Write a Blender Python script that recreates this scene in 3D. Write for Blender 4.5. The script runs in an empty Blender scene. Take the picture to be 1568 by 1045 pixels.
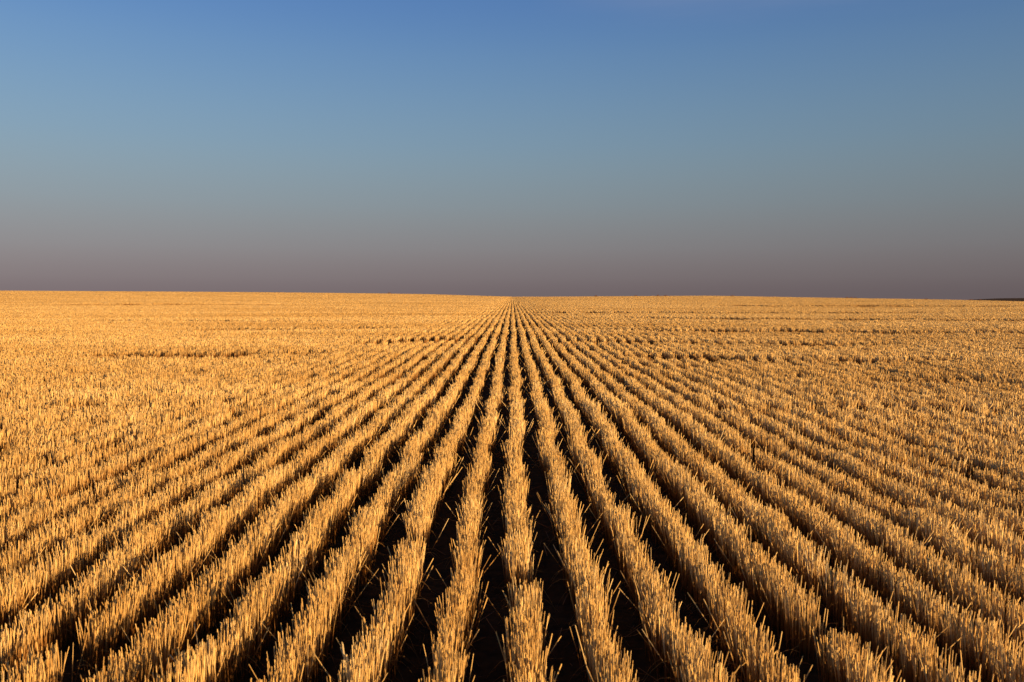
import bpy, math, numpy as np
rng = np.random.default_rng(7)
S = 0.30          # row spacing
HS = 0.23         # stubble height
CAM_H = 1.565

# ---------------------------------------------------------------- noise
_tab = rng.random((512, 512))
def vnoise(x, y):
    xi = np.floor(x).astype(np.int64); yi = np.floor(y).astype(np.int64)
    fx = x - xi; fy = y - yi
    fx = fx*fx*(3-2*fx); fy = fy*fy*(3-2*fy)
    a = _tab[xi & 511, yi & 511]; b = _tab[(xi+1) & 511, yi & 511]
    c = _tab[xi & 511, (yi+1) & 511]; d = _tab[(xi+1) & 511, (yi+1) & 511]
    return (a*(1-fx)+b*fx)*(1-fy)+(c*(1-fx)+d*fx)*fy
def sstep(a, b, x):
    t = np.clip((x-a)/(b-a), 0, 1); return t*t*(3-2*t)

# ---------------------------------------------------------------- terrain
CREST = 430.0
PX = np.array([-900, -270, -130, -75, -45, -12, 0, 20, 60, 105, 175, 250, 285, 600])
PZ = np.array([6.5, 3.2, 2.3, 1.8, 1.4, 0.35, 0.0, 0.0, 0.3, 0.45, -0.5, -1.8, -2.6, -6.0])
def ground_z(x, y):
    h = np.interp(x*CREST/np.maximum(y, 150.0), PX, PZ)
    z = h*sstep(90, CREST, y)
    z = z + 0.03*(vnoise(x*0.09+11, y*0.07+5)-0.5)*sstep(5, 30, np.abs(y))
    z = z + 0.25*(vnoise(x*0.018+40, y*0.014+9)-0.5)*sstep(60, 200, y)
    over = np.maximum(y-CREST, 0)
    return z - over*over*0.00006 - over*0.012

# ---------------------------------------------------------------- rows
def row_x(i, y):
    common = 0.060*(vnoise(np.floor(i/14.0)*3.7+0.5, y*0.55)-0.5) + 0.050*(vnoise(np.floor(i/14.0)*1.7+9.5, y*1.9)-0.5)
    own = 0.034*(vnoise(i*7.31+3, y*1.1)-0.5) + 0.040*(vnoise(i*5.13+77, y*3.6)-0.5)
    fixed = 0.035*(vnoise(i*3.77, i*0+2.5)-0.5)
    return 0.052 + i*S + common + own + fixed

# places where a machine has crossed the rows and flattened a narrow band
TRACKS = [(3.0, 17.2, 9.0, 16.4, .85), (5.0, 30.0, 30.0, 25.5, 1.9), (-9.5, 18.0, -4.5, 18.3, 1.0),
          (-4.5, 22.5, -0.5, 25.0, 1.2), (2.6, 9.6, 8.0, 8.9, .36),
          (1.5, 23.0, 10.0, 21.5, 1.2), (-22., 42., -10., 40.5, 2.0), (8., 45., 30., 41., 3.0), (-12, 31, -5, 32, 1.4),
          (2.0, 60., 30., 58., 3.8), (-5.5, 9.9, -2.6, 9.4, .2), (-3.2, 13.6, -1, 14.2, .3),
          (6, 12.8, 12, 12.4, .4), (-60, 105, -30, 108, 9), (25, 95, 60, 90, 8)]
def track_mask(x, y):
    m = np.zeros_like(x)
    for x1, y1, x2, y2, w in TRACKS:
        t = (x-x1)/(x2-x1)
        yc = y1+(y2-y1)*t + 0.25*np.sin(x*0.9+y1)
        inside = sstep(-0.15, 0.15, t)*(1-sstep(0.85, 1.15, t))
        wv = w*(0.45+1.1*vnoise(x*1.1+y1, x*0+y1*3.1))
        m = np.maximum(m, inside*(1-sstep(wv*0.40, wv*0.65, np.abs(y-yc))))
    return m

def sample(y0, y1, dens):
    ym = max(abs(y0), abs(y1))
    half = 0.70*ym + 3.5
    i0 = int(-half/S); i1 = int(half/S)
    n = int((i1-i0+1)*(y1-y0)*dens)
    i = rng.integers(i0, i1+1, n).astype(float)
    y = rng.uniform(y0, y1, n)
    return i, y

stal = []
edges = np.concatenate([np.arange(0.6, 10, 0.7), np.geomspace(10, CREST+25, 60)])
for a, b in zip(edges[:-1], edges[1:]):
    d = max((a+b)/2, 1.0)
    if d < 5: dens = 580
    elif d < 45: dens = 580*(5/d)**0.97
    else: dens = 580*(5/45)**0.97*(45/d)**2
    stal.append(sample(a, b, dens))
I = np.concatenate([s[0] for s in stal]); Y = np.concatenate([s[1] for s in stal])
dens_noise = vnoise(I*9.17+4, Y*7.0)*0.6+vnoise(I*4.77+60, Y*2.3)*0.4
near = Y < 60
keep = (dens_noise > 0.17+0.12*rng.random(len(I))) | (~near)
I = I[keep]; Y = Y[keep]
N = len(I)
pl = 0.031
Yc = (np.floor(Y/pl)+0.5)*pl + (vnoise(I*13.1, np.floor(Y/pl)*3.3+.5)-0.5)*0.03
nearer = Y < 14
Y = np.where(nearer, Yc+rng.normal(0, 0.012, N), Y)
leftness = sstep(6, 20, -I)
widen = 0.85+0.35*vnoise(I*6.1+9, Y*1.3)
spread = (0.027 + 0.020*leftness)*widen
lim = 0.054 + 0.034*leftness
off = np.clip(rng.normal(0, 1, N)*spread, -lim, lim)
off += np.where(nearer, (vnoise(I*3.3+7, np.floor(Y/pl)*5.1+.5)-0.5)*0.022, 0)
X = row_x(I, Y)+off
D = np.maximum(np.hypot(X, Y), 1)
tm = track_mask(X, Y)
h = HS*(1+rng.normal(0, 0.065, N)) + 0.060*(vnoise(I*5.5+3, Y*2.6)-0.5) + 0.032*(vnoise(I*8.5+3, Y*9.1)-0.5) + 0.045*(vnoise(X*0.45+20, Y*0.45)-0.5)
short = rng.random(N) < 0.11
h = np.where(short, h*rng.uniform(0.45, 0.85, N), h)
tall = rng.random(N) < 0.007
h = np.where(tall & (D < 60), h+rng.uniform(0.02, 0.07, N), h)
h = h*(1-0.82*tm)
Z = ground_z(X, Y)
lean = 0.058+0.24*(rng.random(N) < 0.055)
tx = rng.normal(0, 1, N)*lean + off*0.6
ty = rng.normal(0, 1, N)*lean
w = rng.uniform(0.0029, 0.0052, N)*0.5*np.maximum(1, (D/5.5)**0.92)
w = np.minimum(w, 0.08)

class Build:
    def __init__(s): s.v=[]; s.f4=[]; s.f3=[]; s.r=[]; s.h=[]; s.n=0
    def tubes(s, C, W, rnd, hgt):
        N, K, _ = C.shape
        ph = rng.uniform(0, 2*math.pi, N)
        ang = ph[:, None]+np.array([0, 2.0944, 4.18879])[None, :]
        ax = C[:, -1]-C[:, 0]; ax /= np.linalg.norm(ax, axis=1, keepdims=True)+1e-9
        ref = np.where(np.abs(ax[:, 2:3]) > 0.8, np.array([[1., 0, 0]]), np.array([[0., 0, 1]]))
        u = np.cross(ax, ref); u /= np.linalg.norm(u, axis=1, keepdims=True)+1e-9
        vv = np.cross(ax, u)
        ring = np.cos(ang)[:, :, None]*u[:, None, :]+np.sin(ang)[:, :, None]*vv[:, None, :]
        P = C[:, :, None, :]+W[:, :, None, None]*ring[:, None, :, :]
        P[:, -1, 0, :] += ax*(W[:, -1]*1.6)[:, None]
        base = s.n+np.arange(N)*K*3
        for k in range(K-1):
            for j in range(3):
                j2 = (j+1) % 3
                s.f4.append(np.stack([base+k*3+j, base+k*3+j2, base+(k+1)*3+j2, base+(k+1)*3+j], 1))
        s.f3.append(np.stack([base+(K-1)*3, base+(K-1)*3+1, base+(K-1)*3+2], 1))
        s.v.append(P.reshape(-1, 3)); s.n += N*K*3
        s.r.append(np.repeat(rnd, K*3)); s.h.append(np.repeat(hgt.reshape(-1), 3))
    def make(s, name, mat):
        V = np.concatenate(s.v).astype(np.float32)
        F4 = np.concatenate(s.f4); F3 = np.concatenate(s.f3)
        me = bpy.data.meshes.new(name)
        me.vertices.add(len(V)); me.vertices.foreach_set('co', V.ravel())
        L = np.concatenate([F4.ravel(), F3.ravel()]).astype(np.int32)
        me.loops.add(len(L)); me.loops.foreach_set('vertex_index', L)
        st = np.concatenate([np.arange(len(F4))*4, len(F4)*4+np.arange(len(F3))*3]).astype(np.int32)
        me.polygons.add(len(st)); me.polygons.foreach_set('loop_start', st)
        for nm, arr in (('rnd', s.r), ('hgt', s.h)):
            at = me.attributes.new(nm, 'FLOAT', 'POINT')
            at.data.foreach_set('value', np.concatenate(arr).astype(np.float32))
        me.update(calc_edges=True)
        me.materials.append(mat)
        ob = bpy.data.objects.new(name, me); bpy.context.scene.collection.objects.link(ob)
        print(name, len(V), 'verts'); return ob

# ---------------------------------------------------------------- materials
def straw_mat():
    m = bpy.data.materials.new('straw'); m.use_nodes = True
    nt = m.node_tree; N = nt.nodes; Lk = nt.links; b = N['Principled BSDF']
    a = N.new('ShaderNodeAttribute'); a.attribute_name = 'rnd'
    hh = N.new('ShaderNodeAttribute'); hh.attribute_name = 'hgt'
    r = N.new('ShaderNodeValToRGB'); e = r.color_ramp.elements
    e[0].position = 0; e[0].color = (0.46, 0.27, 0.09, 1)
    e[1].position = 1; e[1].color = (0.88, 0.72, 0.44, 1)
    x = e.new(0.35); x.color = (0.68, 0.455, 0.185, 1)
    x = e.new(0.75); x.color = (0.79, 0.565, 0.255, 1)
    Lk.new(a.outputs['Fac'], r.inputs['Fac'])
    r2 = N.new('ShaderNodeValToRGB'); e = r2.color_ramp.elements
    e[0].position = 0; e[0].color = (0.15, 0.09, 0.055, 1)  # brown sheath bases, darkened further to paint in shade between the rows
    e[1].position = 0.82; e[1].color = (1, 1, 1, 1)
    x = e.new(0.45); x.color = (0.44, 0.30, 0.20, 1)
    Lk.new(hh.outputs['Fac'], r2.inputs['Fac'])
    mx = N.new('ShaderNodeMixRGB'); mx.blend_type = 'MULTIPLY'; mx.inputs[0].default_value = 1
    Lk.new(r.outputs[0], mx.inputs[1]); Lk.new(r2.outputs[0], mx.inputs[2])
    tc = N.new('ShaderNodeNewGeometry')
    mp = N.new('ShaderNodeMapping'); mp.inputs['Scale'].default_value = (0.035, 0.16, 0.1)
    Lk.new(tc.outputs['Position'], mp.inputs['Vector'])
    no = N.new('ShaderNodeTexNoise'); no.inputs['Scale'].default_value = 1.0; no.inputs['Detail'].default_value = 6
    Lk.new(mp.outputs[0], no.inputs['Vector'])
    r3 = N.new('ShaderNodeValToRGB'); e = r3.color_ramp.elements
    e[0].position = 0.34; e[0].color = (0.80, 0.73, 0.62, 1); e[1].position = 0.58; e[1].color = (1.05, 1.05, 1.05, 1)
    Lk.new(no.outputs['Fac'], r3.inputs['Fac'])
    m2 = N.new('ShaderNodeMixRGB'); m2.blend_type = 'MULTIPLY'; m2.inputs[0].default_value = 1
    Lk.new(mx.outputs[0], m2.inputs[1]); Lk.new(r3.outputs[0], m2.inputs[2])
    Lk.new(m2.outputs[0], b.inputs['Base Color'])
    b.inputs['Roughness'].default_value = 0.55
    b.inputs['Specular IOR Level'].default_value = 0.15
    return m
straw = straw_mat()

# ---------------------------------------------------------------- stubble
B = Build()
rnd = np.clip(rng.random(N)*0.75+0.30*(vnoise(I*2.2, Y*2.0)-0.15), 0, 1)
def stack(sel, K):
    n = sel.sum(); t = np.linspace(0, 1, K)[None, :]
    hx = h[sel][:, None]*t
    bend = rng.normal(0, 0.010, (2, n))
    cx = X[sel][:, None]+tx[sel][:, None]*hx+(bend[0][:, None]*t*t)
    cy = Y[sel][:, None]+ty[sel][:, None]*hx+(bend[1][:, None]*t*t)
    cz = Z[sel][:, None]+hx
    C = np.stack([cx, cy, cz], 2)
    W = w[sel][:, None]*(1.0-0.12*t)
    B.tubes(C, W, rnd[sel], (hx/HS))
stack(D < 12, 3); stack(D >= 12, 2)

# drooping leaf blades and broken straws hanging out of the rows
n = 10000
y = 0.8+rng.random(n)**1.4*17; hw = 0.7*y+3
i = np.round(rng.uniform(-1, 1, n)*hw/S)
side = np.where(rng.random(n) < 0.5, -1., 1.)
x0 = row_x(i, y)+side*0.04
L = rng.uniform(0.05, 0.15, n); z0 = rng.uniform(0.02, 0.15, n)
t = np.linspace(0, 1, 5)[None, :]
ang = rng.normal(0, 0.9, n)
dx = side*np.cos(ang); dy = np.sin(ang)
up = rng.uniform(-0.2, 0.9, n)
cx = x0[:, None]+dx[:, None]*L[:, None]*t; cy = y[:, None]+dy[:, None]*L[:, None]*t
cz = z0[:, None]+L[:, None]*(up[:, None]*t-1.1*t*t)
cz = np.maximum(cz, 0.006)+ground_z(x0, y)[:, None]
Wd = np.full((n, 5), 0.0013)*(1.15-t)*np.maximum(1, y/5)[:, None]
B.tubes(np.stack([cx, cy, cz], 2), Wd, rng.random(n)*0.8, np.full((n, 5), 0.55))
# fallen straw litter lying between the rows
n = 10000
y = 0.6+rng.random(n)**1.5*24; hw = 0.7*y+3
x = rng.uniform(-1, 1, n)*hw
L = rng.uniform(0.03, 0.18, n); a = rng.normal(math.pi/2, 0.7, n)
gz = ground_z(x, y)
z1 = gz+rng.uniform(0.004, 0.015, n); z2 = gz+rng.uniform(0.004, 0.03, n)
C = np.stack([np.stack([x, y, z1], 1), np.stack([x+np.cos(a)*L, y+np.sin(a)*L, z2], 1)], 1)
Wd = np.repeat((rng.uniform(0.0010, 0.0022, n)*np.maximum(1, y/7))[:, None], 2, 1)
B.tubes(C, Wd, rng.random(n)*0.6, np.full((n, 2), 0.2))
B.make('wheat_stubble', straw)

# scattered weeds standing above the stubble far out near the crest
W_ = Build()
wx = np.array([62., 75., 79., 112., 168., 171., 174., 205., 230., 236., 40., -60.]); wy = np.array([400., 410, 412, 405, 400, 402, 404, 395, 400, 402, 380, 390])
px = np.repeat(wx, 26)+rng.normal(0, 0.45, 26*len(wx)); py = np.repeat(wy, 26)+rng.normal(0, 0.45, 26*len(wx))
n = len(px); hh_ = rng.uniform(0.4, 1.1, n); gz = ground_z(px, py)
C = np.stack([np.stack([px, py, gz], 1), np.stack([px+rng.normal(0, .12, n), py+rng.normal(0, .12, n), gz+hh_], 1)], 1)
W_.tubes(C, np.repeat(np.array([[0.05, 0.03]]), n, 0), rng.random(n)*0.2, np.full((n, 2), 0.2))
W_.make('weeds', straw)

# ---------------------------------------------------------------- ground
ys = np.concatenate([-np.geomspace(400, 2, 14), np.arange(-1.5, 12, 0.25), np.geomspace(12, 600, 150), np.geomspace(620, 6000, 30)])
xs1 = np.concatenate([np.arange(0, 8, 0.25), np.geomspace(8, 5000, 110)])
xs = np.concatenate([-xs1[:0:-1], xs1])
gx, gy = np.meshgrid(xs, ys); gz = ground_z(gx, gy)
nearm = np.abs(gy) < 20
gz = gz + nearm*(0.012*(vnoise(gx*3, gy*3)-0.5))-0.004
V = np.stack([gx, gy, gz], 2).reshape(-1, 3)
nx, ny = len(xs), len(ys)
q = (np.arange(ny-1)[:, None]*nx+np.arange(nx-1)[None, :]).ravel()
F = np.stack([q, q+1, q+1+nx, q+nx], 1)
me = bpy.data.meshes.new('field_ground'); me.from_pydata(V.tolist(), [], F.tolist()); me.update()
me.shade_smooth()
g = bpy.data.objects.new('field_ground', me); bpy.context.scene.collection.objects.link(g)
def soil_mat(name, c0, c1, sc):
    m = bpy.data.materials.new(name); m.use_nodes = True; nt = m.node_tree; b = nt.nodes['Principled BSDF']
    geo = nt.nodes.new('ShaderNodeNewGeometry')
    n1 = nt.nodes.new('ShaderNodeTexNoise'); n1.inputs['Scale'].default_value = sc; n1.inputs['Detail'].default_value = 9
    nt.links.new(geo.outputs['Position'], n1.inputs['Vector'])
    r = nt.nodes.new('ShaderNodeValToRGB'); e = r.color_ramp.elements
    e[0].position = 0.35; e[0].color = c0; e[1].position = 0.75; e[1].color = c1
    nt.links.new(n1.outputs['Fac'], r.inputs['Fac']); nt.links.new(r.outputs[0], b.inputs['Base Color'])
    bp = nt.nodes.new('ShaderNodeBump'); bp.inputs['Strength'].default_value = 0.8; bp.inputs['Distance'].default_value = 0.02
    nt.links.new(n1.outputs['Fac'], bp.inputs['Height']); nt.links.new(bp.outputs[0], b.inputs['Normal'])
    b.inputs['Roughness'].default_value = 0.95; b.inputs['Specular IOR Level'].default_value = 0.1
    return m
me.materials.append(soil_mat('soil', (0.013, 0.008, 0.005, 1), (0.045, 0.025, 0.012, 1), 14))  # extra dark soil: some of the shade in the gaps is in its colour

# low dark hill far beyond the field, on the right
hx = np.linspace(0, 1, 60); hyy = np.linspace(-1, 1, 12)
HX, HY = np.meshgrid(hx, hyy)
hz_ = (8.0+9.0*HX)*(1-HY**2)*sstep(0, 0.35, HX)+0.8*(vnoise(HX*30, HY*3)-0.5)
X3 = 660+HX*700; Y3 = 1450+HY*150
V = np.stack([X3, Y3, -19.5+hz_*1.25], 2).reshape(-1, 3)
q = (np.arange(11)[:, None]*60+np.arange(59)[None, :]).ravel()
me = bpy.data.meshes.new('distant_hill'); me.from_pydata(V.tolist(), [], np.stack([q, q+1, q+61, q+60], 1).tolist()); me.shade_smooth()
ob = bpy.data.objects.new('distant_hill', me); bpy.context.scene.collection.objects.link(ob)
me.materials.append(soil_mat('fallow', (0.03, 0.018, 0.012, 1), (0.06, 0.035, 0.022, 1), 0.05))

# ---------------------------------------------------------------- sky
SUN_EL = 13.0
SUN_OFF = 56.0
az = math.radians(180-SUN_OFF)
el = math.radians(SUN_EL)
to_sun = (math.sin(az)*math.cos(el), math.cos(az)*math.cos(el), math.sin(el))
w_ = bpy.data.worlds.new('World'); bpy.context.scene.world = w_; w_.use_nodes = True
nt = w_.node_tree; N_ = nt.nodes; L_ = nt.links
bg = N_['Background']
sky = N_.new('ShaderNodeTexSky'); sky.sky_type = 'NISHITA'; sky.sun_disc = False
sky.sun_elevation = el; sky.sun_rotation = az; sky.dust_density = 1.5; sky.ozone_density = 1.5
STR = 0.05
tc = N_.new('ShaderNodeTexCoord'); sp = N_.new('ShaderNodeSeparateXYZ'); L_.new(tc.outputs['Generated'], sp.inputs[0])
mr = N_.new('ShaderNodeMapRange'); mr.inputs['From Min'].default_value = 0; mr.inputs['From Max'].default_value = 0.40
L_.new(sp.outputs['Z'], mr.inputs['Value'])
hz = N_.new('ShaderNodeValToRGB'); e = hz.color_ramp.elements
hz.color_ramp.interpolation = 'B_SPLINE'
def lin(c): return tuple(((v/255)/12.92 if v/255 <= .04045 else ((v/255+.055)/1.055)**2.4) for v in c)+(1,)
stops = [(0.0, (114, 102, 105)), (0.05, (123, 112, 114)), (0.14, (134, 129, 131)), (0.27, (134, 144, 149)), (0.45, (126, 154, 172)), (0.70, (100, 139, 182)), (0.9, (80, 120, 178))]
e[0].position = 0; e[0].color = lin(stops[0][1]); e[1].position = stops[-1][0]; e[1].color = lin(stops[-1][1])
for p, c in stops[1:-1]:
    x = e.new(p); x.color = lin(c)
L_.new(mr.outputs[0], hz.inputs['Fac'])
ma = N_.new('ShaderNodeMath'); ma.operation = 'MULTIPLY_ADD'; ma.inputs[1].default_value = -0.38; ma.inputs[2].default_value = 1.02
L_.new(sp.outputs['X'], ma.inputs[0])
vm = N_.new('ShaderNodeVectorMath'); vm.operation = 'SCALE'
L_.new(hz.outputs[0], vm.inputs[0]); L_.new(ma.outputs[0], vm.inputs['Scale'])
# very thin, high cirrus veil
cm = N_.new('ShaderNodeMapping'); cm.inputs['Scale'].default_value = (1.6, 1.6, 9.0); cm.inputs['Location'].default_value = (0.3, 0, 0.9)
L_.new(tc.outputs['Generated'], cm.inputs['Vector'])
cn = N_.new('ShaderNodeTexNoise'); cn.inputs['Scale'].default_value = 1.5; cn.inputs['Detail'].default_value = 6
L_.new(cm.outputs[0], cn.inputs['Vector'])
cr = N_.new('ShaderNodeMapRange'); cr.inputs['From Min'].default_value = 0.30; cr.inputs['From Max'].default_value = 0.62; cr.inputs['To Max'].default_value = 0.40
L_.new(cn.outputs['Fac'], cr.inputs['Value'])
cz_ = N_.new('ShaderNodeMapRange'); cz_.inputs['From Min'].default_value = 0.295; cz_.inputs['From Max'].default_value = 0.35
L_.new(sp.outputs['Z'], cz_.inputs['Value'])
cx_ = N_.new('ShaderNodeMapRange'); cx_.inputs['From Min'].default_value = 0.02; cx_.inputs['From Max'].default_value = 0.22
L_.new(sp.outputs['X'], cx_.inputs['Value'])
cmul = N_.new('ShaderNodeMath'); cmul.operation = 'MULTIPLY'; L_.new(cr.outputs[0], cmul.inputs[0]); L_.new(cz_.outputs[0], cmul.inputs[1])
cmul2 = N_.new('ShaderNodeMath'); cmul2.operation = 'MULTIPLY'; L_.new(cmul.outputs[0], cmul2.inputs[0]); L_.new(cx_.outputs[0], cmul2.inputs[1])
cmix = N_.new('ShaderNodeMixRGB'); cmix.inputs[2].default_value = (0.33, 0.36, 0.48, 1)
L_.new(cmul2.outputs[0], cmix.inputs[0]); L_.new(vm.outputs[0], cmix.inputs[1])
vm2 = N_.new('ShaderNodeVectorMath'); vm2.operation = 'SCALE'; vm2.inputs['Scale'].default_value = 1/STR
L_.new(cmix.outputs[0], vm2.inputs[0])
fr = N_.new('ShaderNodeMapRange'); fr.inputs['From Min'].default_value = 0.35; fr.inputs['From Max'].default_value = 0.75
fr.inputs['To Min'].default_value = 0.95; fr.inputs['To Max'].default_value = 0.0; L_.new(sp.outputs['Z'], fr.inputs['Value'])
mix = N_.new('ShaderNodeMixRGB'); L_.new(fr.outputs[0], mix.inputs[0]); L_.new(sky.outputs[0], mix.inputs[1]); L_.new(vm2.outputs[0], mix.inputs[2])
L_.new(mix.outputs[0], bg.inputs['Color']); bg.inputs['Strength'].default_value = STR

from mathutils import Vector
sl = bpy.data.lights.new('sun', 'SUN'); sl.energy = 9.3; sl.angle = math.radians(0.5); sl.color = (1.0, 0.63, 0.26)
so = bpy.data.objects.new('sun', sl); bpy.context.scene.collection.objects.link(so)
so.rotation_euler = Vector(to_sun).to_track_quat('Z', 'Y').to_euler()

cam = bpy.data.cameras.new('camera'); cam.lens = 28; cam.sensor_width = 36; cam.clip_end = 20000; cam.clip_start = 0.05
cam.dof.use_dof = True; cam.dof.focus_distance = 9.0; cam.dof.aperture_fstop = 5.6
co = bpy.data.objects.new('camera', cam); bpy.context.scene.collection.objects.link(co)
co.location = (0, 0, CAM_H); co.rotation_euler = (math.radians(90-3.35), 0, 0)
bpy.context.scene.camera = co
vs = bpy.context.scene.view_settings; vs.view_transform = 'Standard'; vs.look = 'None'; vs.exposure = 0
